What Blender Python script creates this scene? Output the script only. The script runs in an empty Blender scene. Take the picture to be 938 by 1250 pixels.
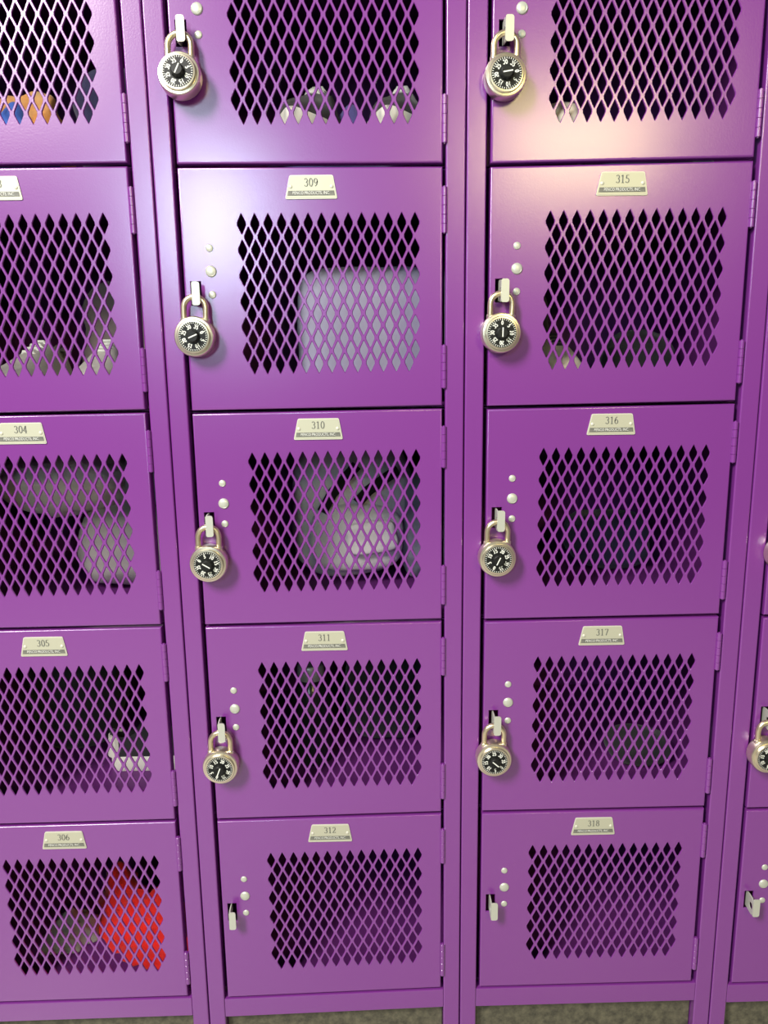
import bpy, bmesh, math, random
from mathutils import Vector, Matrix, noise

C = bpy.context.scene.collection
PI = math.pi
R = math.radians

# ------------------------------------------------------------------ materials
def material(name, base, rough=0.5, metal=0.0, bump=0.0, bump_scale=300.0, spot=0.0, spot_col=None, spot_scale=40.0,
             coat=0.0, spec=0.5, detail=2.0, sheen=0.0):
    m = bpy.data.materials.new(name)
    m.use_nodes = True
    nt = m.node_tree
    b = nt.nodes['Principled BSDF']
    b.inputs['Base Color'].default_value = (*base, 1)
    b.inputs['Roughness'].default_value = rough
    b.inputs['Metallic'].default_value = metal
    b.inputs['Specular IOR Level'].default_value = spec
    b.inputs['Coat Weight'].default_value = coat
    b.inputs['Coat Roughness'].default_value = 0.2
    b.inputs['Sheen Weight'].default_value = sheen
    tc = nt.nodes.new('ShaderNodeTexCoord')
    if bump:
        n = nt.nodes.new('ShaderNodeTexNoise')
        n.inputs['Scale'].default_value = bump_scale
        n.inputs['Detail'].default_value = detail
        nt.links.new(tc.outputs['Object'], n.inputs['Vector'])
        bp = nt.nodes.new('ShaderNodeBump')
        bp.inputs['Strength'].default_value = bump
        bp.inputs['Distance'].default_value = 0.001
        nt.links.new(n.outputs['Fac'], bp.inputs['Height'])
        nt.links.new(bp.outputs['Normal'], b.inputs['Normal'])
    if spot:
        n = nt.nodes.new('ShaderNodeTexNoise')
        n.inputs['Scale'].default_value = spot_scale
        n.inputs['Detail'].default_value = 6.0
        n.inputs['Roughness'].default_value = 0.65
        nt.links.new(tc.outputs['Object'], n.inputs['Vector'])
        r = nt.nodes.new('ShaderNodeValToRGB')
        r.color_ramp.elements[0].position = 0.5 - spot * 0.5
        r.color_ramp.elements[1].position = 0.5 + spot * 0.5
        r.color_ramp.elements[0].color = (*base, 1)
        r.color_ramp.elements[1].color = (*spot_col, 1)
        nt.links.new(n.outputs['Fac'], r.inputs['Fac'])
        nt.links.new(r.outputs['Color'], b.inputs['Base Color'])
    return m

M = {}
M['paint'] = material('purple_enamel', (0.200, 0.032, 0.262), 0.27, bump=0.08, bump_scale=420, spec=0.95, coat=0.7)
M['paint_shaded'] = material('purple_enamel_shaded', (0.15, 0.026, 0.19), 0.5, bump=0.08, bump_scale=380, spec=0.3)  # same enamel darkened: the compartments' shade is put into its base colour
M['zinc'] = material('bright_zinc', (0.58, 0.60, 0.51), 0.40, metal=0.35, bump=0.05, bump_scale=500)
M['steel'] = material('brushed_steel', (0.76, 0.66, 0.45), 0.30, metal=0.9, bump=0.08, bump_scale=900)
M['case'] = material('satin_steel', (0.78, 0.71, 0.54), 0.28, metal=0.9, bump=0.05, bump_scale=700)
M['dial_black'] = material('black_dial', (0.009, 0.010, 0.009), 0.5, spec=0.3)
M['white_print'] = material('white_print', (0.80, 0.82, 0.74), 0.5)
M['plate'] = material('plate_alloy', (0.54, 0.54, 0.41), 0.45, metal=0.25, bump=0.05, bump_scale=900)
M['plate_rim'] = material('plate_rim', (0.66, 0.66, 0.55), 0.45, metal=0.2)
M['ink'] = material('grey_ink', (0.13, 0.135, 0.12), 0.6)
M['strip'] = material('dark_strip', (0.10, 0.105, 0.09), 0.5, spot=0.3, spot_col=(0.2, 0.2, 0.17), spot_scale=300)
M['kick'] = material('worn_olive_base', (0.045, 0.043, 0.030), 0.6, spot=0.30, spot_col=(0.14, 0.13, 0.085), spot_scale=70, bump=0.3, bump_scale=120)
M['floor'] = material('floor_tile', (0.36, 0.34, 0.31), 0.4, spot=0.5, spot_col=(0.46, 0.44, 0.40), spot_scale=60)
M['wall'] = material('painted_block', (0.55, 0.53, 0.48), 0.7, bump=0.3, bump_scale=80)

def fabric(name, col, rough=0.85, bump=0.5, scale=700, spot=0.0, spot_col=None, sheen=0.2):
    return material(name, col, rough, bump=bump, bump_scale=scale, spec=0.2, spot=spot, spot_col=spot_col, spot_scale=18, detail=4, sheen=sheen)
M['f_pale'] = fabric('pale_grey_nylon', (0.46, 0.44, 0.60), 0.55)
M['f_grey'] = fabric('grey_canvas', (0.42, 0.38, 0.38))
M['f_light'] = fabric('light_grey_canvas', (0.80, 0.77, 0.80))
M['f_white'] = fabric('white_canvas', (0.84, 0.79, 0.82))
M['f_black'] = fabric('slit_black', (0.008, 0.008, 0.009))
M['f_char'] = fabric('charcoal_fabric', (0.055, 0.05, 0.052))
M['f_dark'] = fabric('dark_fabric', (0.030, 0.028, 0.034))
M['f_brown'] = fabric('dark_brown_fabric', (0.36, 0.28, 0.27))
M['f_khaki'] = fabric('khaki_fleece', (0.74, 0.66, 0.62))
M['f_slate'] = fabric('slate_fabric', (0.20, 0.20, 0.27))
M['f_navy'] = fabric('navy_fabric', (0.036, 0.034, 0.09))
M['f_indigo'] = fabric('indigo_fabric', (0.10, 0.09, 0.28))
M['f_red'] = fabric('red_cloth', (0.95, 0.035, 0.025), spot=0.5, spot_col=(0.80, 0.02, 0.015))
M['f_orange'] = fabric('orange_cloth', (0.75, 0.24, 0.03), spot=0.3, spot_col=(0.80, 0.50, 0.22))
M['f_blue'] = fabric('blue_cloth', (0.06, 0.14, 0.50))
M['f_beige'] = fabric('beige_suede', (0.72, 0.64, 0.50))
M['f_stone'] = fabric('stone_mesh', (0.50, 0.47, 0.44))
M['f_grit'] = fabric('grey_knit', (0.30, 0.28, 0.27), spot=0.3, spot_col=(0.42, 0.39, 0.35))
M['sole_white'] = material('white_rubber', (0.90, 0.87, 0.78), 0.5)
M['sole_dark'] = material('dark_rubber', (0.03, 0.028, 0.03), 0.6)
M['bottle'] = material('black_gloss_plastic', (0.02, 0.02, 0.022), 0.2)
M['cap_grey'] = material('grey_plastic', (0.42, 0.42, 0.44), 0.35, metal=0.3)

# ------------------------------------------------------------------ object helpers
def obj(name, bm, mats, parent=None, smooth=None, label=None):
    me = bpy.data.meshes.new(name)
    bm.normal_update()
    bm.to_mesh(me)
    bm.free()
    for m in (mats if isinstance(mats, (list, tuple)) else [mats]):
        me.materials.append(M[m])
    if smooth is not None:
        for p in me.polygons:
            p.use_smooth = True
        me.set_sharp_from_angle(angle=R(smooth))
    o = bpy.data.objects.new(name, me)
    C.objects.link(o)
    if parent:
        o.parent = parent
    if label:
        o['label'] = label
    return o

def thing(name, label, cat, loc=(0, 0, 0), rot=(0, 0, 0), group=None):
    o = bpy.data.objects.new(name, None)
    o.empty_display_size = 0.02
    C.objects.link(o)
    o.location = loc
    o.rotation_euler = rot
    tag(o, label, cat, group)
    return o

def soften(o):
    m = o.modifiers.new('weighted_normals', 'WEIGHTED_NORMAL')
    m.mode = 'FACE_AREA'
    m.weight = 100
    m.keep_sharp = True
    return o

def tag(o, label, cat, group=None):
    o['label'] = label
    o['category'] = cat
    if group:
        o['group'] = group
    return o

def box(bm, x0, x1, y0, y1, z0, z1, bev=0.0, seg=2, mat=0):
    vs = [bm.verts.new(v) for v in ((x0, y0, z0), (x1, y0, z0), (x1, y1, z0), (x0, y1, z0),
                                    (x0, y0, z1), (x1, y0, z1), (x1, y1, z1), (x0, y1, z1))]
    fs = [bm.faces.new([vs[i] for i in q]) for q in ((0, 3, 2, 1), (4, 5, 6, 7), (0, 1, 5, 4), (1, 2, 6, 5), (2, 3, 7, 6), (3, 0, 4, 7))]
    for f in fs:
        f.material_index = mat
    if bev:
        es = list({e for f in fs for e in f.edges})
        r = bmesh.ops.bevel(bm, geom=es, offset=bev, segments=seg, affect='EDGES', profile=0.5)
        for f in r['faces']:
            f.material_index = mat

def lathe(bm, profile, n=32, axis='z', origin=(0, 0, 0), mat=0, ripple=None):
    """profile: (radius, height) pairs; axis z, or y = height runs towards -y (out of the door)."""
    ox, oy, oz = origin
    rings = []
    for i, (r, h) in enumerate(profile):
        ring = []
        for k in range(n):
            a = 2 * PI * k / n
            rr = r
            if ripple and ripple[0] <= i <= ripple[1]:
                rr = r * (1 + ripple[2] * (1 if k % 2 else -1))
            c, s = rr * math.cos(a), rr * math.sin(a)
            p = (ox + c, oy + s, oz + h) if axis == 'z' else (ox + c, oy - h, oz + s)
            ring.append(bm.verts.new(p))
        rings.append(ring)
    for a, b in zip(rings, rings[1:]):
        for k in range(n):
            q = [a[k], a[(k + 1) % n], b[(k + 1) % n], b[k]]
            bm.faces.new(q).material_index = mat
    bm.faces.new(list(reversed(rings[0]))).material_index = mat
    bm.faces.new(rings[-1]).material_index = mat

def tube(bm, pts, r, n=12, mat=0, cap=True):
    pts = [Vector(p) for p in pts]
    rings = []
    up = None
    for i, p in enumerate(pts):
        t = (pts[min(i + 1, len(pts) - 1)] - pts[max(i - 1, 0)]).normalized()
        if up is None:
            up = Vector((0, 1, 0)) if abs(t.y) < 0.9 else Vector((1, 0, 0))
        u = (up - t * up.dot(t)).normalized()
        w = t.cross(u)
        up = u
        rr = r[i] if isinstance(r, (list, tuple)) else r
        rings.append([bm.verts.new(p + (u * math.cos(2 * PI * k / n) + w * math.sin(2 * PI * k / n)) * rr) for k in range(n)])
    for a, b in zip(rings, rings[1:]):
        for k in range(n):
            bm.faces.new((a[k], a[(k + 1) % n], b[(k + 1) % n], b[k])).material_index = mat
    if cap:
        bm.faces.new(list(reversed(rings[0]))).material_index = mat
        bm.faces.new(rings[-1]).material_index = mat

def prism(bm, pts, y0, y1, mat=0, holes=(), warp=None):
    """Flat plate in the xz plane between y0 (front) and y1 (back), with holes."""
    loops = [pts] + list(holes)
    fr, bk = [], []
    for ys, store in ((y0, fr), (y1, bk)):
        edges = []
        for lp in loops:
            vs = [bm.verts.new((x, ys, z)) for x, z in lp]
            store.append(vs)
            edges += [bm.edges.new((vs[i], vs[(i + 1) % len(vs)])) for i in range(len(vs))]
        g = bmesh.ops.triangle_fill(bm, edges=edges, use_beauty=True)
        for f in g['geom']:
            if isinstance(f, bmesh.types.BMFace):
                f.material_index = mat
    for a, b in zip(fr, bk):
        for i in range(len(a)):
            j = (i + 1) % len(a)
            bm.faces.new((a[i], a[j], b[j], b[i])).material_index = mat

def ribbon(bm, pts, wx, wz, y, mat=0):
    """Broad-nib stroke in the xz plane, facing -y."""
    n = len(pts)
    L = []
    for i, (x, z) in enumerate(pts):
        x0, z0 = pts[max(i - 1, 0)]
        x1, z1 = pts[min(i + 1, n - 1)]
        tx, tz = x1 - x0, z1 - z0
        l = math.hypot(tx, tz) or 1
        nx, nz = -tz / l, tx / l
        h = math.sqrt((wx * nx) ** 2 + (wz * nz) ** 2)
        L.append((bm.verts.new((x + nx * h, y, z + nz * h)), bm.verts.new((x - nx * h, y, z - nz * h))))
    for a, b in zip(L, L[1:]):
        bm.faces.new((a[0], a[1], b[1], b[0])).material_index = mat

def arc(cx, cz, rx, rz, a0, a1, n=14):
    return [(cx + rx * math.cos(R(a0 + (a1 - a0) * i / n)), cz + rz * math.sin(R(a0 + (a1 - a0) * i / n))) for i in range(n + 1)]

DIGIT = {
    '0': [arc(.28, .5, .21, .48, 90, 450, 28)],
    '1': [[(.10, .84), (.28, .96)], [(.28, .98), (.28, .02)], [(.12, .02), (.44, .02)]],
    '2': [arc(.27, .72, .19, .26, 160, -40, 16) + [(.08, .06)], [(.07, .05), (.49, .05), (.51, .18)]],
    '3': [arc(.25, .74, .18, .23, 155, -90, 16), arc(.25, .27, .21, .25, 90, -155, 16)],
    '4': [[(.36, .98), (.36, .02)], [(.36, .96), (.04, .30)], [(.03, .28), (.52, .28)], [(.24, .02), (.48, .02)]],
    '5': [[(.48, .96), (.16, .96)], [(.16, .96), (.12, .55)], arc(.24, .31, .23, .28, 115, -150, 18)],
    '6': [arc(.46, .34, .37, .62, 100, 180, 12), arc(.28, .30, .20, .27, 0, 360, 22)],
    '7': [[(.06, .82), (.08, .95), (.50, .95)], [(.50, .94), (.22, .02)]],
    '8': [arc(.28, .74, .17, .22, 0, 360, 20), arc(.28, .27, .21, .25, 0, 360, 22)],
    '9': [arc(.28, .68, .20, .28, 0, 360, 22), arc(.10, .64, .38, .62, 0, -80, 12)],
}
def digits(bm, s, cx, cz, h, y, mat=0, wx=.062, wz=.026, rot=0.0, pitch=.62):
    w = pitch * h
    x = -w * len(s) / 2
    ca, sa = math.cos(rot), math.sin(rot)
    for ch in s:
        for st in DIGIT[ch]:
            pts = []
            for px, pz in st:
                qx, qz = x + (px + .03) * h, (pz - .5) * h
                pts.append((cx + qx * ca - qz * sa, cz + qx * sa + qz * ca))
            ribbon(bm, pts, wx * h, wz * h, y, mat)
        x += w

def text_into(bm, s, cx, cz, width, y, mat):
    cu = bpy.data.curves.new('lettering', 'FONT')
    cu.body = s
    cu.size = 1.0
    cu.align_x = 'CENTER'
    cu.align_y = 'CENTER'
    cu.resolution_u = 2
    t = bpy.data.objects.new('lettering', cu)
    C.objects.link(t)
    bpy.context.view_layer.update()
    me = bpy.data.meshes.new_from_object(t)
    xs = [v.co.x for v in me.vertices]
    zs = [v.co.y for v in me.vertices]
    k = width / (max(xs) - min(xs))
    mx, mz = (max(xs) + min(xs)) / 2, (max(zs) + min(zs)) / 2
    vs = [bm.verts.new((cx + (v.co.x - mx) * k, y, cz + (v.co.y - mz) * k * 1.25)) for v in me.vertices]
    for p in me.polygons:
        try:
            bm.faces.new([vs[i] for i in p.vertices]).material_index = mat
        except ValueError:
            pass
    bpy.data.objects.remove(t)
    bpy.data.meshes.remove(me)
    bpy.data.curves.remove(cu)

# ------------------------------------------------------------------ layout of the bank of lockers
P = 0.3048                                   # one tier
SEAM = {-1: -0.3980, 0: 0.0008, 1: 0.3982, 2: 0.7990, 3: 1.1978}     # joints between the columns
# height of the gap under each tier, at the latch side and the hinge side (the doors sag a little on their hinges)
GAPS = {
    -1: [(-.0085, -.0045), (.3009, .3039), (.6080, .6100), (.9100, .9128), (1.2215, 1.2227), (1.5270, 1.5280)],
    0: [(-.0085, .0005), (.3029, .3077), (.6086, .6114), (.9104, .9130), (1.2203, 1.2187), (1.5260, 1.5245)],
    1: [(.0003, .0019), (.3073, .3081), (.6097, .6118), (.9112, .9141), (1.2176, 1.2218), (1.5235, 1.5275)],
    2: [(-.0034, -.0014), (.3035, .3050), (.6088, .6108), (.9105, .9125), (1.2190, 1.2210), (1.5245, 1.5265)],
}
DL, DR = 0.0312, 0.3676                     # door edges within a column
DBOT, DTOP = 0.0022, P - 0.0022

def warp_fn(col, row):
    (l0, r0), (l1, r1) = GAPS[col][row], GAPS[col][row + 1]
    def f(lx, lz):
        u = (lx - DL) / (DR - DL)
        a = l0 + (r0 - l0) * u
        b = l1 + (r1 - l1) * u
        return a + (b - a) * lz / P
    return f

# diamond lattice shared by every door
PX, PZ = 0.01715, 0.01591
def diamonds():
    out = []
    for r in range(12):
        z = 0.2355 - r * PZ
        odd = r % 2
        for c in range(13 if odd else 14):
            out.append((0.1093 + (c + 0.5 * odd) * PX, z))
    return out
DIAMONDS = diamonds()
def diamond_loop(cx, cz, grow):
    a, b = 0.0058 + grow, 0.0122 + grow * 1.7
    return [(cx, cz + b), (cx - a * .16, cz + b * .90), (cx - a * .93, cz + b * .14), (cx - a * .93, cz - b * .14),
            (cx - a * .16, cz - b * .90), (cx, cz - b), (cx + a * .16, cz - b * .90), (cx + a * .93, cz - b * .14),
            (cx + a * .93, cz + b * .14), (cx + a * .16, cz + b * .90)]

SLOT = (0.0395, 0.0530, 0.1365, 0.1660)

def door_mesh():
    bm = bmesh.new()
    r = 0.0026
    def outline(inset, y):
        x0, x1, z0, z1 = DL + inset, DR - inset, DBOT + inset, DTOP - inset
        return [bm.verts.new(v) for v in ((x0, y, z0), (x1, y, z0), (x1, y, z1), (x0, y, z1))]
    def edges_of(vs):
        return [bm.edges.new((vs[i], vs[(i + 1) % len(vs)])) for i in range(len(vs))]
    def bridge(a, b):
        for i in range(len(a)):
            j = (i + 1) % len(a)
            bm.faces.new((a[i], a[j], b[j], b[i]))
    prof = [(r * (1 - math.sin(R(t))), r * (1 - math.cos(R(t)))) for t in (0, 22.5, 45, 67.5, 90)] + [(0.0, 0.016), (0.0012, 0.016), (0.0012, 0.0022)]
    loops = [outline(*p) for p in prof]
    for a, b in zip(loops, loops[1:]):
        bridge(a, b)
    fe = edges_of_existing(loops[0]); be = edges_of_existing(loops[-1])
    front, back = list(fe), list(be)
    rings = [diamond_loop(cx, cz, 0.0) for cx, cz in DIAMONDS]
    big = [diamond_loop(cx, cz, 0.00075) for cx, cz in DIAMONDS]
    x0, x1, z0, z1 = SLOT
    rings.append([(x0, z0), (x1, z0), (x1, z1), (x0, z1)])
    big.append([(x0 - .0005, z0 - .0005), (x1 + .0005, z0 - .0005), (x1 + .0005, z1 + .0005), (x0 - .0005, z1 + .0005)])
    for g, b in zip(rings, big):
        va = [bm.verts.new((x, 0.0, z)) for x, z in b]
        vb = [bm.verts.new((x, 0.0010, z)) for x, z in g]
        vc = [bm.verts.new((x, 0.0022, z)) for x, z in g]
        front += edges_of(va)
        bridge(va, vb)
        bridge(vb, vc)
        back += edges_of_existing(vc)
    bmesh.ops.triangle_fill(bm, edges=front, use_beauty=True, normal=(0, -1, 0))
    bmesh.ops.triangle_fill(bm, edges=back, use_beauty=True, normal=(0, 1, 0))
    return bm

def edges_of_existing(vs):
    out = []
    for i in range(len(vs)):
        a, b = vs[i], vs[(i + 1) % len(vs)]
        out.append(next(e for e in a.link_edges if e.other_vert(a) is b))
    return out

DOOR_BM = door_mesh()
bmesh.ops.recalc_face_normals(DOOR_BM, faces=DOOR_BM.faces)

# ------------------------------------------------------------------ small door fittings (meshes shared by the copies)
def hinge_bm():
    bm = bmesh.new()
    h = 0.0560
    k = 5
    for i in range(k):
        z0, z1 = -h / 2 + h * i / k + .00015, -h / 2 + h * (i + 1) / k - .00015
        lathe(bm, [(.0033, z0), (.0036, z0 + .0003), (.0036, z1 - .0003), (.0033, z1)], 14, 'z', (0, 0, 0))
    lathe(bm, [(.0016, -h / 2 - .001), (.0016, h / 2 + .001)], 10, 'z', (0, 0, 0))
    return bm

def rivet_bm(r, h):
    bm = bmesh.new()
    lathe(bm, [(r, -.0006), (r * 1.0, h * .25), (r * .93, h * .5), (r * .8, h * .75), (r * .76, h * .7), (r * .6, h * .92), (r * .2, h)], 20, 'y')
    return bm

def latch_bm():
    bm = bmesh.new()
    px = 0.0452
    # plate standing out of the slot, pierced for the shackle
    pl = bmesh.new()
    circ = [(0.0105 + .0056 * math.cos(2 * PI * k / 16), .1492 + .0056 * math.sin(2 * PI * k / 16)) for k in range(16)]
    outline = [(-.006, .1385), (-.006, .1640), (.0035, .1645), (.0120, .1640), (.0172, .1600), (.0172, .1385), (.0140, .1362), (.0040, .1372)]
    prism(pl, outline, -.0008, .0008, holes=[circ])
    for v in pl.verts:
        v.co = Vector((px + v.co.y, -v.co.x, v.co.z))
    tmp = bpy.data.meshes.new('tmp')
    pl.to_mesh(tmp)
    pl.free()
    bm.from_mesh(tmp)
    bpy.data.meshes.remove(tmp)
    # flange folded to the right at the front
    x0, x1, z0, z1, c = px - .0006, px + .0095, .1355, .1648, .0028
    pts = [(x0, z0 + c * .5), (x0 + c * .6, z0), (x1 - c, z0), (x1 - c * .3, z0 + c * .3), (x1, z0 + c), (x1, z1 - c),
           (x1 - c * .3, z1 - c * .3), (x1 - c, z1), (x0 + c * .6, z1), (x0, z1 - c * .5)]
    prism(bm, pts, -.0188, -.0172)
    bmesh.ops.recalc_face_normals(bm, faces=bm.faces)
    return bm

def plate_bm(number):
    bm = bmesh.new()
    def trap(inset, cut):
        x0b, x1b, x0t, x1t, zb, zt = .1665 + inset, .2330 - inset, .1728 + inset * .8, .2280 - inset * .8, .2645 + inset, .2930 - inset
        q = [(x0b, zb), (x1b, zb), (x1t, zt), (x0t, zt)]
        out = []
        for i in range(4):
            p, a, b = Vector(q[i]), Vector(q[i - 1]), Vector(q[(i + 1) % 4])
            e, f = p + (a - p).normalized() * cut, p + (b - p).normalized() * cut
            out += [tuple(e), tuple((p * 2 + e + f) / 4), tuple(f)]
        return out
    prism(bm, trap(0, .002), -.0013, .0002, mat=1)
    prism(bm, trap(.0011, .0014), -.0017, -.0010, mat=0)
    y = -.0020
    zs0, zs1 = .2683, .2742
    def xe(z, s):
        k = (z - .2645) / .0285
        return (.1665 + .0063 * k + .0022) if s < 0 else (.2330 - .0050 * k - .0022)
    prism(bm, [(xe(zs0, -1), zs0), (xe(zs0, 1), zs0), (xe(zs1, 1), zs1), (xe(zs1, -1), zs1)], y + .0001, -.0016, mat=2)
    digits(bm, number, .2000, .2842, .0098, y - .0001, mat=3)
    text_into(bm, 'PENCO PRODUCTS, INC.', .2000, .2713, .0470, y - .0002, 4)
    for x in (.1740, .2262):
        lathe(bm, [(.0023, .0016), (.0022, .0022), (.0015, .0027), (.0005, .0029)], 14, 'y', (x, 0, .2792), mat=1)
    bmesh.ops.recalc_face_normals(bm, faces=bm.faces)
    for f in bm.faces:                       # print faces look out of the door
        if f.material_index in (3, 4):
            f.normal_update()
            if f.normal.y > 0:
                f.normal_flip()
    return bm

proto = {}
def shared(key, bm_fn, mats, parent, loc, name, smooth=40):
    """First use builds the fitting, later uses copy that object."""
    if key not in proto:
        o = obj(name, bm_fn(), mats, parent, smooth)
        proto[key] = o
    else:
        o = proto[key].copy()
        C.objects.link(o)
        o.parent = parent
    o.location = loc
    return o

def make_locker(col, row, number, label):
    x0 = SEAM[col]
    w = SEAM[col + 1] - x0
    f = warp_fn(col, row)
    zb = sum(GAPS[col][row]) / 2
    zt = sum(GAPS[col][row + 1]) / 2
    t = thing('locker', label, 'locker', (x0, 0, zb), group='purple lockers with mesh doors')
    fz = lambda lx, lz: f(lx, lz) - zb
    # steel box behind the door
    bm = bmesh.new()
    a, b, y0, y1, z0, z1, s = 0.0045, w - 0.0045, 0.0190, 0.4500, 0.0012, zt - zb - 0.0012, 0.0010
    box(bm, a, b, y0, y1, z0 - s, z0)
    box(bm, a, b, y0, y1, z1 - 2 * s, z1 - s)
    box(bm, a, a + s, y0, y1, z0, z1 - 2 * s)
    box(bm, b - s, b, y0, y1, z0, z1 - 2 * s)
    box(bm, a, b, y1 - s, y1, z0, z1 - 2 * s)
    obj('compartment', bm, 'paint_shaded', t)
    # door
    me = bpy.data.meshes.new('door')
    DOOR_BM.to_mesh(me)
    me.materials.append(M['paint'])
    for v in me.vertices:
        v.co.z = fz(v.co.x, v.co.z)
    for p in me.polygons:
        p.use_smooth = True
    me.set_sharp_from_angle(angle=R(30))
    d = bpy.data.objects.new('door', me)
    C.objects.link(d)
    d.parent = t
    soften(d)
    for hz in (.2503, .0532):
        shared('hinge', hinge_bm, 'paint', d, (.3699, .0000, fz(.3699, hz)), 'hinge')
    for lx, lz, r, key in ((.0668, .2066, .0048, 'small'), (.0672, .1782, .0073, 'big'), (.0674, .1495, .0048, 'small')):
        shared('rivet' + key, (lambda r=r: rivet_bm(r, r * .36)), 'zinc', d, (lx, 0, fz(lx, lz)), 'rivet' if key == 'small' else 'bolt_head')
    shared('latch', latch_bm, 'zinc', d, (0, 0, fz(.047, .15) - .15), 'latch', 35)
    pl = obj('number_plate', plate_bm(number), ['plate', 'plate_rim', 'strip', 'ink', 'white_print'], d, 35)
    pl.location = (0, 0, fz(.20, .279) - .279)
    return t

BESIDE = 'purple mesh-front locker '
LABELS = {
    (-1, 4): 'purple mesh-front locker at top left, orange cloth showing behind its mesh',
    (-1, 3): 'purple mesh-front locker directly above locker 304, grey sneakers inside',
    (-1, 2): 'purple mesh-front locker numbered 304 with khaki clothing inside',
    (-1, 1): 'purple mesh-front locker numbered 305 with a white-soled black shoe inside',
    (-1, 0): 'purple mesh-front locker numbered 306 with bright red cloth inside',
    (0, 4): 'purple mesh-front locker directly above locker 309, dark sneakers inside',
    (0, 3): 'purple mesh-front locker numbered 309 with a bluish window glare on its door',
    (0, 2): 'purple mesh-front locker numbered 310 with a light grey bag inside',
    (0, 1): 'purple mesh-front locker numbered 311, padlocked, dark bottle inside',
    (0, 0): 'purple mesh-front locker numbered 312, empty and without a padlock',
    (1, 4): 'purple mesh-front locker directly above locker 315, warm lamp glare on its door',
    (1, 3): 'purple mesh-front locker numbered 315 with a beige shoe at the bottom',
    (1, 2): 'purple mesh-front locker numbered 316, nearly black inside',
    (1, 1): 'purple mesh-front locker numbered 317, padlocked, low dark bundle inside',
    (1, 0): 'purple mesh-front locker numbered 318, empty and without a padlock',
    (2, 2): 'purple locker cut by the photo edge, to the right of locker 316',
    (2, 1): 'purple locker cut by the photo edge, to the right of locker 317',
    (2, 0): 'purple locker cut by the photo edge, to the right of locker 318',
}
FIRST = {-1: 306, 0: 312, 1: 318, 2: 324}
for (col, row), lab in LABELS.items():
    make_locker(col, row, str(FIRST[col] - row), lab)

# ------------------------------------------------------------------ the frames
FRAME_LABEL = {
    -1: 'purple steel locker frame around lockers 304, 305 and 306',
    0: 'purple steel locker frame around lockers 309 to 312',
    1: 'purple steel locker frame around lockers 315 to 318',
    2: 'purple steel locker frame at the right edge, beside lockers 315 to 318',
}
FLOOR_Z = -0.155
for col in range(-1, 3):
    x0, x1 = SEAM[col], SEAM[col + 1]
    t = thing('locker_framework', FRAME_LABEL[col], 'frame', (x0, 0, FLOOR_Z), group='purple locker frames')
    w = x1 - x0
    top = 1.545 - FLOOR_Z
    zl, zr = GAPS[col][0][0] - FLOOR_Z, GAPS[col][0][1] - FLOOR_Z
    for a, b in ((.0007, .0259), (w - .0259, w - .0007)):
        bm = bmesh.new()
        box(bm, a, b, 0, .0185, 0, top, .0022, 3)
        soften(obj('upright', bm, 'paint', t, 40))
    bm = bmesh.new()
    box(bm, .0257, w - .0257, .0004, .0185, 0, .0330, .0016, 2)
    for v in bm.verts:
        u = (v.co.x - .0257) / (w - .0514)
        v.co.z += zl + (zr - zl) * u - .0345
    soften(obj('bottom_rail', bm, 'paint', t, 40))
    bm = bmesh.new()
    box(bm, .0257, w - .0257, .0004, .0185, top - .020, top, .0016, 2)
    soften(obj('top_rail', bm, 'paint', t, 40))
    bm = bmesh.new()
    box(bm, .0270, w - .0270, .0150, .0240, 0.0, zl - .0360)
    obj('kick_plate', bm, 'kick', t, label='worn dark olive kick plate')

# ------------------------------------------------------------------ padlocks
def padlock_case():
    bm = bmesh.new()
    lathe(bm, [(.0215, .0000), (.0240, .0006), (.0255, .0026), (.0258, .0050), (.0258, .0165), (.0254, .0188), (.0244, .0202), (.0212, .0208)], 64, 'y')
    # shackle collars on the shoulders
    for sx in (-1, 1):
        lathe(bm, [(.0046, .0170), (.0049, .0200), (.0049, .0225), (.0043, .0232)], 16, 'z', (sx * .0142, -.0105, 0))
    return bm

def padlock_shackle():
    bm = bmesh.new()
    pts = [(-.0142, 0, .012), (-.0142, 0, .036)]
    pts += [(-.0142 * math.cos(R(a)), 0, .0362 + .0142 * math.sin(R(a))) for a in range(10, 180, 10)]
    pts += [(.0142, 0, .036), (.0142, 0, .012)]
    tube(bm, [(x, -.0105, z) for x, y, z in pts], .0038, 14)
    return bm

def padlock_dial():
    """Black dial disc in a ribbed silver band, white ticks and numbers every five."""
    bm = bmesh.new()
    lathe(bm, [(.0216, .0200), (.0216, .0228), (.0206, .0238), (.0188, .0241)], 120, 'y', mat=0, ripple=(1, 2, .006))
    lathe(bm, [(.0187, .0236), (.0187, .02425), (.0185, .0244)], 64, 'y', mat=1)
    y = -.02452
    for k in range(40):
        a = 2 * PI * k / 40
        r0, r1, hw = (.0155 if k % 5 == 0 else .0161), .0182, (.00044 if k % 5 == 0 else .00034)
        c, s = math.cos(a), math.sin(a)
        q = [(r0 * c - hw * s, r0 * s + hw * c), (r0 * c + hw * s, r0 * s - hw * c), (r1 * c + hw * s, r1 * s - hw * c), (r1 * c - hw * s, r1 * s + hw * c)]
        bm.faces.new([bm.verts.new((x, y, z)) for x, z in q]).material_index = 2
    for k in range(8):
        a = PI / 2 - 2 * PI * k / 8
        digits(bm, str(5 * k), .0126 * math.cos(a), .0126 * math.sin(a), .0046, y, mat=2, wx=.125, wz=.10, rot=a - PI / 2, pitch=.66)
    return bm

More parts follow.
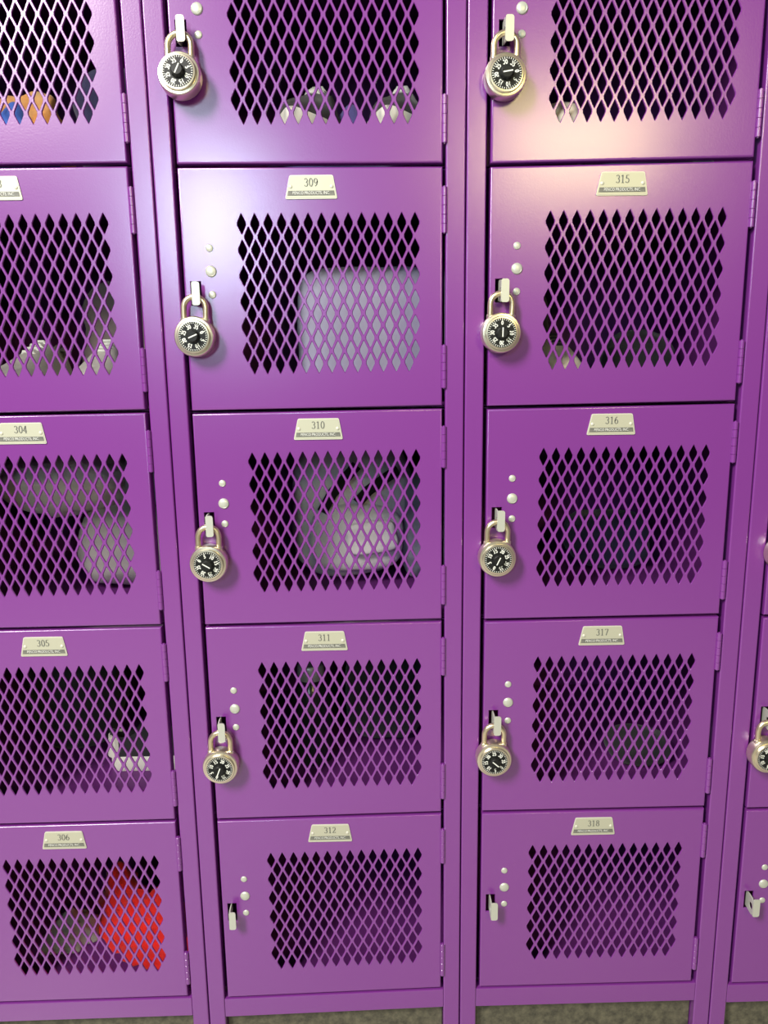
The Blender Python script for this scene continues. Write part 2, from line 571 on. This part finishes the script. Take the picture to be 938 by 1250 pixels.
def padlock_knob():
    bm = bmesh.new()
    lathe(bm, [(.0084, .0240), (.0082, .0262), (.0070, .0300), (.0062, .0306)], 40, 'y', mat=0, ripple=(0, 1, .02))
    z0, z1, hw, y = -.0052, .0066, .00075, -.03075
    bm.faces.new([bm.verts.new(v) for v in ((-hw, y, z0), (hw, y, z0), (hw, y, z1), (-hw, y, z1))]).material_index = 1
    return bm

def fix_out(bm, idx):
    bmesh.ops.recalc_face_normals(bm, faces=bm.faces)
    for f in bm.faces:
        if f.material_index in idx:
            f.normal_update()
            if f.normal.y > 0:
                f.normal_flip()
    return bm

pad_proto = None
def make_padlock(col, row, label, dial, tilt=0.0, lean=0.0, dx=0.0, dz=0.0):
    """tilt: face turned up (deg); lean: swing in the door plane (deg); dial: turn of the dial (deg)."""
    global pad_proto
    f = warp_fn(col, row)
    x = SEAM[col] + .0462 + dx
    z = f(.047, .0970) + dz
    loc = (x, -.0008, z)
    if pad_proto is None:
        t = thing('padlock', label, 'padlock', loc, group='dial combination padlocks')
        obj('case', padlock_case(), 'case', t, 30)
        obj('shackle', padlock_shackle(), 'steel', t, 40)
        d = obj('dial', fix_out(padlock_dial(), (2,)), ['case', 'dial_black', 'white_print'], t, 30, label='black dial with white numbers and ticks')
        obj('knob', fix_out(padlock_knob(), (1,)), ['dial_black', 'white_print'], d, 30, label='black knob with a white pointer line')
        pad_proto = t
    else:
        src = pad_proto
        t = src.copy()
        C.objects.link(t)
        t['label'] = label
        t.location = loc
        for ch in list(src.children):
            c = ch.copy()
            C.objects.link(c)
            c.parent = t
            for g in ch.children:
                d = g.copy()
                C.objects.link(d)
                d.parent = c
    for c in t.children:
        if c.name.startswith('dial'):
            c.rotation_euler = (0, R(dial), 0)
    # swing about the point where the shackle hangs on the latch
    hang = Vector((0, -.0105, .0499))
    rot = Matrix.Rotation(R(-tilt), 3, 'X') @ Matrix.Rotation(R(lean), 3, 'Y')
    t.rotation_euler = rot.to_euler()
    t.location = Vector(loc) + hang - rot @ hang
    return t

PADS = [(0, 4, 'black-dial combination padlock on the latch of the locker above 309', 25, 7, 0),
        (0, 3, 'black-dial combination padlock hanging on the latch of locker 309', 65, 0, 2),
        (0, 2, 'black-dial combination padlock hanging on the latch of locker 310', -60, 0, 1),
        (0, 1, 'black-dial combination padlock hanging on the latch of locker 311', 200, 0, 1),
        (1, 4, 'black-dial combination padlock on the latch of the locker above 315', 80, 2, 1),
        (1, 3, 'black-dial combination padlock hanging on the latch of locker 315', 0, 0, 1),
        (1, 2, 'black-dial combination padlock hanging on the latch of locker 316', 205, 0, 1),
        (1, 1, 'black-dial combination padlock hanging on the latch of locker 317', 130, 0, 1),
        (2, 2, 'upper of two padlocks cut by the photo edge, beside locker 316', 40, 0, 0),
        (2, 1, 'padlock half cut by the photo edge, to the right of locker 317', 150, 0, 0)]
for col, row, lab, dial, tilt, lean in PADS:
    make_padlock(col, row, lab, dial, tilt, lean)

# ------------------------------------------------------------------ belongings inside the lockers
def fold(p, seed, s=1.0):
    """Crease-like displacement in -1..1."""
    q = Vector((p.x * 9 * s + seed, p.y * 9 * s - seed, p.z * 14 * s + seed * .7))
    a = 1 - 2 * abs(noise.noise(q))
    b = noise.noise(q * 2.3 + Vector((4.1, 0, 0)))
    c = 1 - 2 * abs(noise.noise(q * 3.1 + Vector((0, 7.7, 0))))
    return .55 * a + .25 * b + .2 * c - .35

def lump(hx, hy, hz, seed, amp, e=3.0, s=1.0, lean=0.0, sub=5, flat=True):
    """Soft bundle: superellipsoid with creases, standing on z = 0."""
    bm = bmesh.new()
    bmesh.ops.create_icosphere(bm, subdivisions=sub, radius=1.0)
    for v in bm.verts:
        d = v.co.normalized()
        k = (abs(d.x) ** e + abs(d.y) ** e + abs(d.z) ** e) ** (-1 / e)
        p = Vector((d.x * k * hx, d.y * k * hy, d.z * k * hz))
        p += Vector((d.x, d.y, d.z)) * amp * fold(p, seed, s)
        p.x += lean * p.z
        p.z += hz
        if flat and p.z < .002:
            p.z = .002 + .0004 * noise.noise(p * 80)
        v.co = p
    return bm

def heap(rx, ry, bumps, seed, amp, s=1.0, ragged=.25):
    """Crumpled cloth lying on a surface: one sheet over mounds, gathered at its hem."""
    bm = bmesh.new()
    NR, NA = 26, 72
    grid = []
    for i in range(NR + 1):
        ring = []
        t = i / NR
        for k in range(NA):
            a = 2 * PI * k / NA
            rr = 1 + ragged * noise.noise(Vector((math.cos(a) * 1.7 + seed, math.sin(a) * 1.7, seed)))
            x, y = rx * rr * t * math.cos(a), ry * rr * t * math.sin(a)
            z = .004
            for bx, by, br, bh in bumps:
                z = max(z, .0) + bh * math.exp(-((x - bx) ** 2 + (y - by) ** 2) / (br * br))
            edge = min(1, (1 - t) * 4)
            z = .002 + z * edge
            p = Vector((x, y, z))
            z += amp * fold(p * 1.3, seed, s) * edge
            p = Vector((x + amp * .6 * noise.noise(p * 30 * s + Vector((seed, 0, 0))), y + amp * .6 * noise.noise(p * 30 * s + Vector((0, seed, 3))), max(.0015, z)))
            ring.append(bm.verts.new(p))
            if i == 0:
                break
        grid.append(ring)
    for k in range(NA):
        bm.faces.new((grid[0][0], grid[1][k], grid[1][(k + 1) % NA]))
    for i in range(1, NR):
        for k in range(NA):
            bm.faces.new((grid[i][k], grid[i + 1][k], grid[i + 1][(k + 1) % NA], grid[i][(k + 1) % NA]))
    low = [bm.verts.new((v.co.x, v.co.y, 0.0002)) for v in grid[NR]]
    for k in range(NA):
        bm.faces.new((grid[NR][k], low[k], low[(k + 1) % NA], grid[NR][(k + 1) % NA]))
    bm.faces.new(list(reversed(low)))
    bmesh.ops.recalc_face_normals(bm, faces=bm.faces)
    return bm

def floor_of(col, row):
    return sum(GAPS[col][row]) / 2 + .0014

def put(o, col, row, lx, y, rz=0.0, dz=0.0, lab=None, cat=None, group=None):
    o.location = (SEAM[col] + lx, y, floor_of(col, row) + dz)
    o.rotation_euler = (0, 0, R(rz))
    if lab:
        tag(o, lab, cat, group)
    return o

# --- sneakers: toe towards local +x, heel at the origin side
def sneaker(label, upper, sole, lace, lining='f_dark', heel=None, L=.27, sole_h=.022, group=None):
    t = thing('sneaker', label, 'shoe', group=group)
    NT, NS = 26, 20
    def half_w(u):
        return L * .5 * (.24 + .155 * math.sin(PI * min(1, max(0, (u - .05) / .95)) ** 1.25)) * min(1, (u / .10 + .02) ** .5) * min(1, ((1.002 - u) / .16) ** .5)
    def bend(u):
        return .012 * math.sin(PI * u) * (L / .27)
    def top(u):                              # height of the upper above the sole
        if u < .30:
            return L * (.30 - .06 * math.sin(PI * u / .30))
        v = (u - .30) / .70
        return L * (.285 * (1 - v) ** 1.15 + .085 * min(1, ((1.0 - v) / .25)) ** .5 + .01)
    us = [(.5 - .5 * math.cos(PI * i / NT)) for i in range(NT + 1)]
    # sole
    bm = bmesh.new()
    rings = []
    for u in us:
        x = (u - .5) * L
        w = max(.002, half_w(u) * 1.07)
        lift = .010 * max(0, (u - .72) / .28) ** 2
        pr = [(-w * .94, 0.0), (-w, .004), (-w, sole_h - .002), (-w * .95, sole_h), (w * .95, sole_h), (w, sole_h - .002), (w, .004), (w * .94, 0.0)]
        rings.append([bm.verts.new((x, q + bend(u), z + lift + .0004)) for q, z in pr])
    for a, b in zip(rings, rings[1:]):
        for k in range(8):
            bm.faces.new((a[k], a[(k + 1) % 8], b[(k + 1) % 8], b[k]))
    bm.faces.new(rings[0]); bm.faces.new(list(reversed(rings[-1])))
    bmesh.ops.recalc_face_normals(bm, faces=bm.faces)
    obj('sole', bm, sole, t, 40)
    # upper (open at the ankle)
    bm = bmesh.new()
    rings = []
    for u in us:
        x = (u - .5) * L
        w = max(.0015, half_w(u))
        h = top(u) * (.30 if u > .985 else 1)
        lift = .010 * max(0, (u - .72) / .28) ** 2
        ring = []
        for k in range(NS + 1):
            a = PI * k / NS
            e = .62 if u > .35 else .45
            cx = math.copysign(abs(math.cos(a)) ** e, math.cos(a))
            cz = math.sin(a) ** .8
            narrow = 1 - .42 * cz * (1 if u < .5 else max(0, 1 - (u - .5) * 2.2))
            ring.append(bm.verts.new((x, cx * w * narrow + bend(u), sole_h - .001 + lift + cz * h)))
        rings.append(ring)
    for i, (a, b) in enumerate(zip(rings, rings[1:])):
        u = (us[i] + us[i + 1]) / 2
        for k in range(NS):
            if .05 < u < .36 and NS * .3 <= k < NS * .7:
                continue
            bm.faces.new((a[k], b[k], b[k + 1], a[k + 1]))
    bm.faces.new(rings[0]); bm.faces.new(list(reversed(rings[-1])))
    bmesh.ops.recalc_face_normals(bm, faces=bm.faces)
    obj('upper', bm, upper, t, 60)
    # lining inside the ankle opening
    bm = bmesh.new()
    lathe(bm, [(.030 * L / .27, .024), (.034 * L / .27, L * .20)], 20, 'z', (-.30 * L, bend(.2), 0))
    for v in bm.verts:
        v.co.x = -.30 * L + (v.co.x + .30 * L) * 1.15
        v.co.y = bend(.2) + (v.co.y - bend(.2)) * .62
    obj('lining', bm, lining, t, 40)
    # laces across the tongue
    bm = bmesh.new()
    for i in range(4):
        u = .42 + .055 * i
        x = (u - .5) * L
        h = sole_h + top(u) + .0012
        w = half_w(u) * .34
        tube(bm, [(x - .004, -w + bend(u), h - .010), (x, -w * .5 + bend(u), h - .0005), (x, w * .5 + bend(u), h - .0005), (x - .004, w + bend(u), h - .010)], .0026, 8)
    obj('laces', bm, lace, t, 50)
    if heel:
        bm = bmesh.new()
        rg = []
        for k in range(9):
            a = R(-60 + 15 * k)
            w0 = half_w(.10)
            x = -.5 * L + .022 - math.cos(a) * .028
            y = math.sin(a) * w0 * 1.05 + bend(.05)
            rg.append([bm.verts.new((x, y, sole_h - .002)), bm.verts.new((x + .003, y, sole_h + .034)), bm.verts.new((x + .008, y * .9, sole_h + .034)), bm.verts.new((x + .008, y * .9, sole_h - .002))])
        for a, b in zip(rg, rg[1:]):
            for k in range(4):
                bm.faces.new((a[k], b[k], b[(k + 1) % 4], a[(k + 1) % 4]))
        bm.faces.new(rg[0]); bm.faces.new(list(reversed(rg[-1])))
        bmesh.ops.recalc_face_normals(bm, faces=bm.faces)
        obj('heel_tab', bm, heel, t, 40)
    return t

def single(name, bm, mat, col, row, lx, y, rz, dz, lab, cat, smooth=180):
    o = obj(name, bm, mat, None, smooth)
    return put(o, col, row, lx, y, rz, dz, lab, cat)

# top left locker: orange cloth over a blue one, navy bundle
single('cloth', heap(.085, .075, [(-.02, 0, .06, .098), (.045, .01, .04, .085)], 3.1, .014, 1.3), 'f_orange', -1, 4, .180, .125, 0, 0,
       'crumpled orange cloth in the top left locker', 'cloth')
single('cloth', heap(.060, .022, [(0, 0, .035, .078)], 8.4, .006), 'f_blue', -1, 4, .215, .045, 0, 0,
       'small blue cloth tucked in front of the orange cloth', 'cloth')
single('bundle', lump(.052, .10, .075, 5.2, .012, 3), 'f_navy', -1, 4, .322, .16, 0, 0,
       'dark navy fabric bundle on the right of the top left locker', 'bundle')

# 303: dark jacket and a pair of grey sneakers in front
single('jacket', lump(.085, .075, .098, 7.7, .016, 2.6, .8), 'f_brown', -1, 3, .285, .275, 0, 0,
       'dark brown crumpled jacket behind the grey sneakers above locker 304', 'jacket')
for lx, lab, rz in ((.170, 'grey sneaker nearer the left photo edge, above locker 304', -97), (.272, 'beige-grey sneaker nearer the hinges, above locker 304', -84)):
    s = sneaker(lab, 'f_grit' if lx < .2 else 'f_stone', 'sole_white', 'white_print', L=.20, sole_h=.03, group='grey sneakers above locker 304')
    put(s, -1, 3, lx, .118, rz)

# 304: khaki clothes on a grey bag
def bag(label, col, row, lx, y, hx, hy, hz, seed, body, amp=.010, e=3.2, rz=0, pocket=None, flap=None, slits=None, loop=None):
    t = thing('bag', label, 'bag')
    put(t, col, row, lx, y, rz)
    obj('bag_body', lump(hx, hy, hz, seed, amp, e, .7), body, t, 180)
    if pocket:
        mat, px, pz, pw, ph = pocket
        bm = lump(pw, .022, ph, seed + 2, .005, 3.5, 1.2, sub=4, flat=False)
        o = obj('pocket', bm, mat, t, 180)
        o.location = (px, -hy + .004, pz - ph)
    if flap:
        mat, px, pz, pw, ph, rot = flap
        bm = lump(pw, .010, ph, seed + 5, .006, 5, 1.6, sub=4, flat=False)
        for v in bm.verts:
            v.co.z -= ph
        o = obj('flap', bm, mat, t, 180, label='paler folded flap on the front')
        o.location = (px, -hy - .022, pz)
        o.rotation_euler = (0, R(rot), 0)
    for k, pts in enumerate(slits or []):  # dark strips paint the shade inside slits in the bag front
        bm = bmesh.new()
        n = len(pts)
        ring = []
        for i, p in enumerate(pts):
            a, b = Vector(pts[max(0, i - 1)]), Vector(pts[min(n - 1, i + 1)])
            tdir = (b - a).normalized()
            nn = Vector((-tdir.z, 0, tdir.x)) * .0085
            c = Vector(p)
            ring.append([bm.verts.new(c + nn), bm.verts.new(c + nn + Vector((0, -.003, 0))), bm.verts.new(c - nn + Vector((0, -.003, 0))), bm.verts.new(c - nn)])
        for a, b in zip(ring, ring[1:]):
            for q in range(4):
                bm.faces.new((a[q], b[q], b[(q + 1) % 4], a[(q + 1) % 4]))
        bm.faces.new(ring[0]); bm.faces.new(list(reversed(ring[-1])))
        bmesh.ops.recalc_face_normals(bm, faces=bm.faces)
        obj('shade_slit', bm, 'f_black', t, 50, label='dark strip for a shaded slit')
    return t

bag('grey canvas bag at the bottom right of locker 304', -1, 2, .272, .255, .092, .095, .068, 2.3, 'f_grey', .010)
single('hoodie', lump(.105, .090, .052, 11.3, .020, 2.6, .9), 'f_khaki', -1, 2, .165, .240, 0, .120,
       'khaki grey crumpled hoodie piled over the bag in locker 304', 'clothing')
single('bundle', lump(.050, .075, .055, 13.9, .012, 2.8), 'f_slate', -1, 2, .318, .245, 0, .132,
       'dark slate fabric bundle at the top right of locker 304', 'bundle')

# 305: black shoe with a white sole, dark jacket
s = sneaker('black shoe with thick white sole and heel in locker 305', 'f_dark', 'sole_white', 'f_char', heel='sole_white', L=.155, sole_h=.026)
put(s, -1, 1, .300, .168, 5)
single('jacket', lump(.075, .07, .105, 4.4, .016, 2.8, .8), 'f_dark', -1, 1, .140, .26, 0, 0,
       'black crumpled jacket on the left inside locker 305', 'jacket')

# 306: red cloth and grey cloth
single('cloth', heap(.142, .066, [(-.10, 0, .03, .05), (.088, 0, .035, .045), (.035, .005, .03, .045), (-.06, .0, .035, .060), (-.01, .0, .03, .040), (.035, .040, .030, .07)], 6.6, .022, 1.8, ragged=.14), 'f_red', -1, 0, .257, .158, -42, 0,
       'crumpled bright red cloth in locker 306', 'cloth')
single('cloth', heap(.045, .055, [(0, 0, .030, .045)], 9.2, .014, 1.6), 'f_grit', -1, 0, .134, .145, -25, 0,
       'small grey crumpled cloth left of the red cloth in locker 306', 'cloth')

# above 309: folded navy clothes, dark sneakers with white laces on top
single('clothes', heap(.135, .140, [(0, 0, .20, .036), (.024, -.045, .030, .075)], 1.7, .004, ragged=.12), 'f_indigo', 0, 4, .226, .195, 0, 0,
       'folded navy clothing under the dark sneakers above locker 309', 'clothing')
for lx, lab, rz in ((.192, 'left one of the dark sneakers with white laces above locker 309', -100), (.312, 'dark sneaker with white laces nearer the hinges above locker 309', -97)):
    s = sneaker(lab, 'f_char', 'sole_white', 'white_print', L=.20, sole_h=.022, group='dark sneakers above locker 309')
    put(s, 0, 4, lx, .128, rz, .044)

# 309: big pale bag
bag('large pale grey rounded bag in locker 309', 0, 3, .272, .215, .108, .135, .098, 5.5, 'f_pale', .004, 6)

# 310: grey bag with dark shaded slits and white flap, slate cloth beside it
bag('light grey slouched bag with dark slits and white flap in locker 310', 0, 2, .235, .275, .103, .090, .118, 3.3, 'f_light', .014, 3.2,
    pocket=('f_light', .010, .080, .075, .055), flap=('f_white', .035, .085, .040, .026, -8),
    slits=[[(-.045, -.100, .125), (-.028, -.102, .155), (-.006, -.103, .180), (.012, -.100, .200)],
            [(.012, -.104, .140), (.030, -.106, .160), (.055, -.106, .178), (.078, -.100, .192)]])
single('cloth', lump(.035, .070, .085, 2.9, .014, 2.8, .9), 'f_slate', 0, 2, .350, .245, 0, 0,
       'dark slate cloth at the right of the grey bag in locker 310', 'cloth')

# 311: bottle and dark backpack
t = thing('bottle', 'black drinking bottle with grey cap standing in locker 311', 'bottle')
put(t, 0, 1, .163, .175)
bm = bmesh.new(); lathe(bm, [(.030, .0003), (.034, .004), (.034, .095), (.033, .120), (.022, .140), (.019, .146)], 32)
obj('bottle_body', bm, 'bottle', t, 35)
bm = bmesh.new(); lathe(bm, [(.0215, .146), (.0225, .149), (.0225, .168), (.020, .172), (.010, .173)], 32)
obj('cap', bm, 'cap_grey', t, 35)
bm = bmesh.new(); tube(bm, [(.013 * math.cos(R(a)), 0, .172 + .013 * math.sin(R(a))) for a in range(0, 181, 15)], .0026, 8)
obj('carry_loop', bm, 'cap_grey', t, 50)
single('backpack', lump(.070, .075, .085, 6.1, .010, 3.4, .8), 'f_dark', 0, 1, .290, .28, 0, 0,
       'black backpack slumped at the right inside locker 311', 'backpack')

# above 315
single('pouch', lump(.034, .060, .044, 9.9, .006, 2.4), 'f_beige', 1, 4, .132, .082, 0, 0,
       'pale beige pouch at the lower left above locker 315', 'pouch')
single('clothes', heap(.105, .120, [(0, 0, .09, .080), (.06, -.05, .04, .03)], 2.2, .014), 'f_navy', 1, 4, .275, .165, 0, 0,
       'dark navy clothing heap above locker 315', 'clothing')
# 315
s = sneaker('beige shoe with dark sole in locker 315', 'f_beige', 'sole_dark', 'f_dark', L=.20, sole_h=.030)
put(s, 1, 3, .142, .125, -90)
single('jacket', lump(.055, .055, .095, 8.8, .014, 2.8), 'f_char', 1, 3, .120, .310, 0, 0,
       'charcoal jacket bundled behind the beige shoe in locker 315', 'jacket')
single('bundle', lump(.055, .060, .050, 7.1, .012, 2.8), 'f_dark', 1, 3, .315, .25, 0, 0,
       'black fabric bundle at the lower right of locker 315', 'bundle')
# 316
single('bundle', lump(.070, .070, .048, 4.9, .010, 3), 'f_navy', 1, 2, .290, .29, 0, 0,
       'dark navy fabric bundle at the bottom right of locker 316', 'bundle')
# 317
single('bundle', lump(.052, .042, .024, 3.8, .010, 2.6), 'f_dark', 1, 1, .315, .150, 0, 0,
       'low charcoal fabric bundle on the floor of locker 317', 'bundle')

# ------------------------------------------------------------------ the room
def struct(name, bm, mat):
    o = obj(name, bm, mat)
    o['kind'] = 'structure'
    return o
bm = bmesh.new(); box(bm, -3.5, 4.0, -4.6, .66, FLOOR_Z - .10, FLOOR_Z); struct('floor', bm, 'floor')
bm = bmesh.new(); box(bm, -3.5, 4.0, .50, .66, FLOOR_Z, 2.95); struct('wall_back', bm, 'wall')

# ------------------------------------------------------------------ light
def area(name, loc, target, sx, sy, power, col):
    l = bpy.data.lights.new(name, 'AREA')
    l.shape = 'RECTANGLE'
    l.size, l.size_y = sx, sy
    l.energy = power
    l.color = col
    o = bpy.data.objects.new(name, l)
    C.objects.link(o)
    o.location = loc
    o.rotation_euler = (Vector(target) - Vector(loc)).to_track_quat('-Z', 'Y').to_euler()
    return o
area('ceiling_light', (-1.55, -2.45, 3.05), (.2, 0, .7), .7, 1.2, 245, (1.0, .95, .90))
area('window_light', (-.54, -3.2, 1.66), (.2, 0, 1.0), .38, .64, 26, (.66, .88, 1.0))
area('lamp_light', (1.30, -3.1, 2.0), (.4, 0, 1.0), .75, .34, 25, (1.0, .84, .38))

w = bpy.data.worlds.new('World')
bpy.context.scene.world = w
w.use_nodes = True
bg = w.node_tree.nodes['Background']
bg.inputs['Color'].default_value = (.95, .93, .95, 1)
bg.inputs['Strength'].default_value = .10

# ------------------------------------------------------------------ camera
cam = bpy.data.cameras.new('Camera')
co = bpy.data.objects.new('Camera', cam)
C.objects.link(co)
co.location = (0.2751, -1.0537, 0.9834)
co.rotation_euler = (1.37102, 0.01265, -0.01498)
cam.sensor_fit = 'VERTICAL'
cam.sensor_height = 36.0
cam.lens = 950 * 36.0 / 1250
cam.clip_start = 0.02
sc = bpy.context.scene
sc.camera = co
sc.view_settings.view_transform = 'Standard'
sc.view_settings.look = 'None'
sc.view_settings.gamma = 1
sc.view_settings.use_curve_mapping = False
sc.view_settings.exposure = -0.13
bpy.data.meshes.remove(bpy.data.meshes['tmp']) if 'tmp' in bpy.data.meshes else None
DOOR_BM.free()
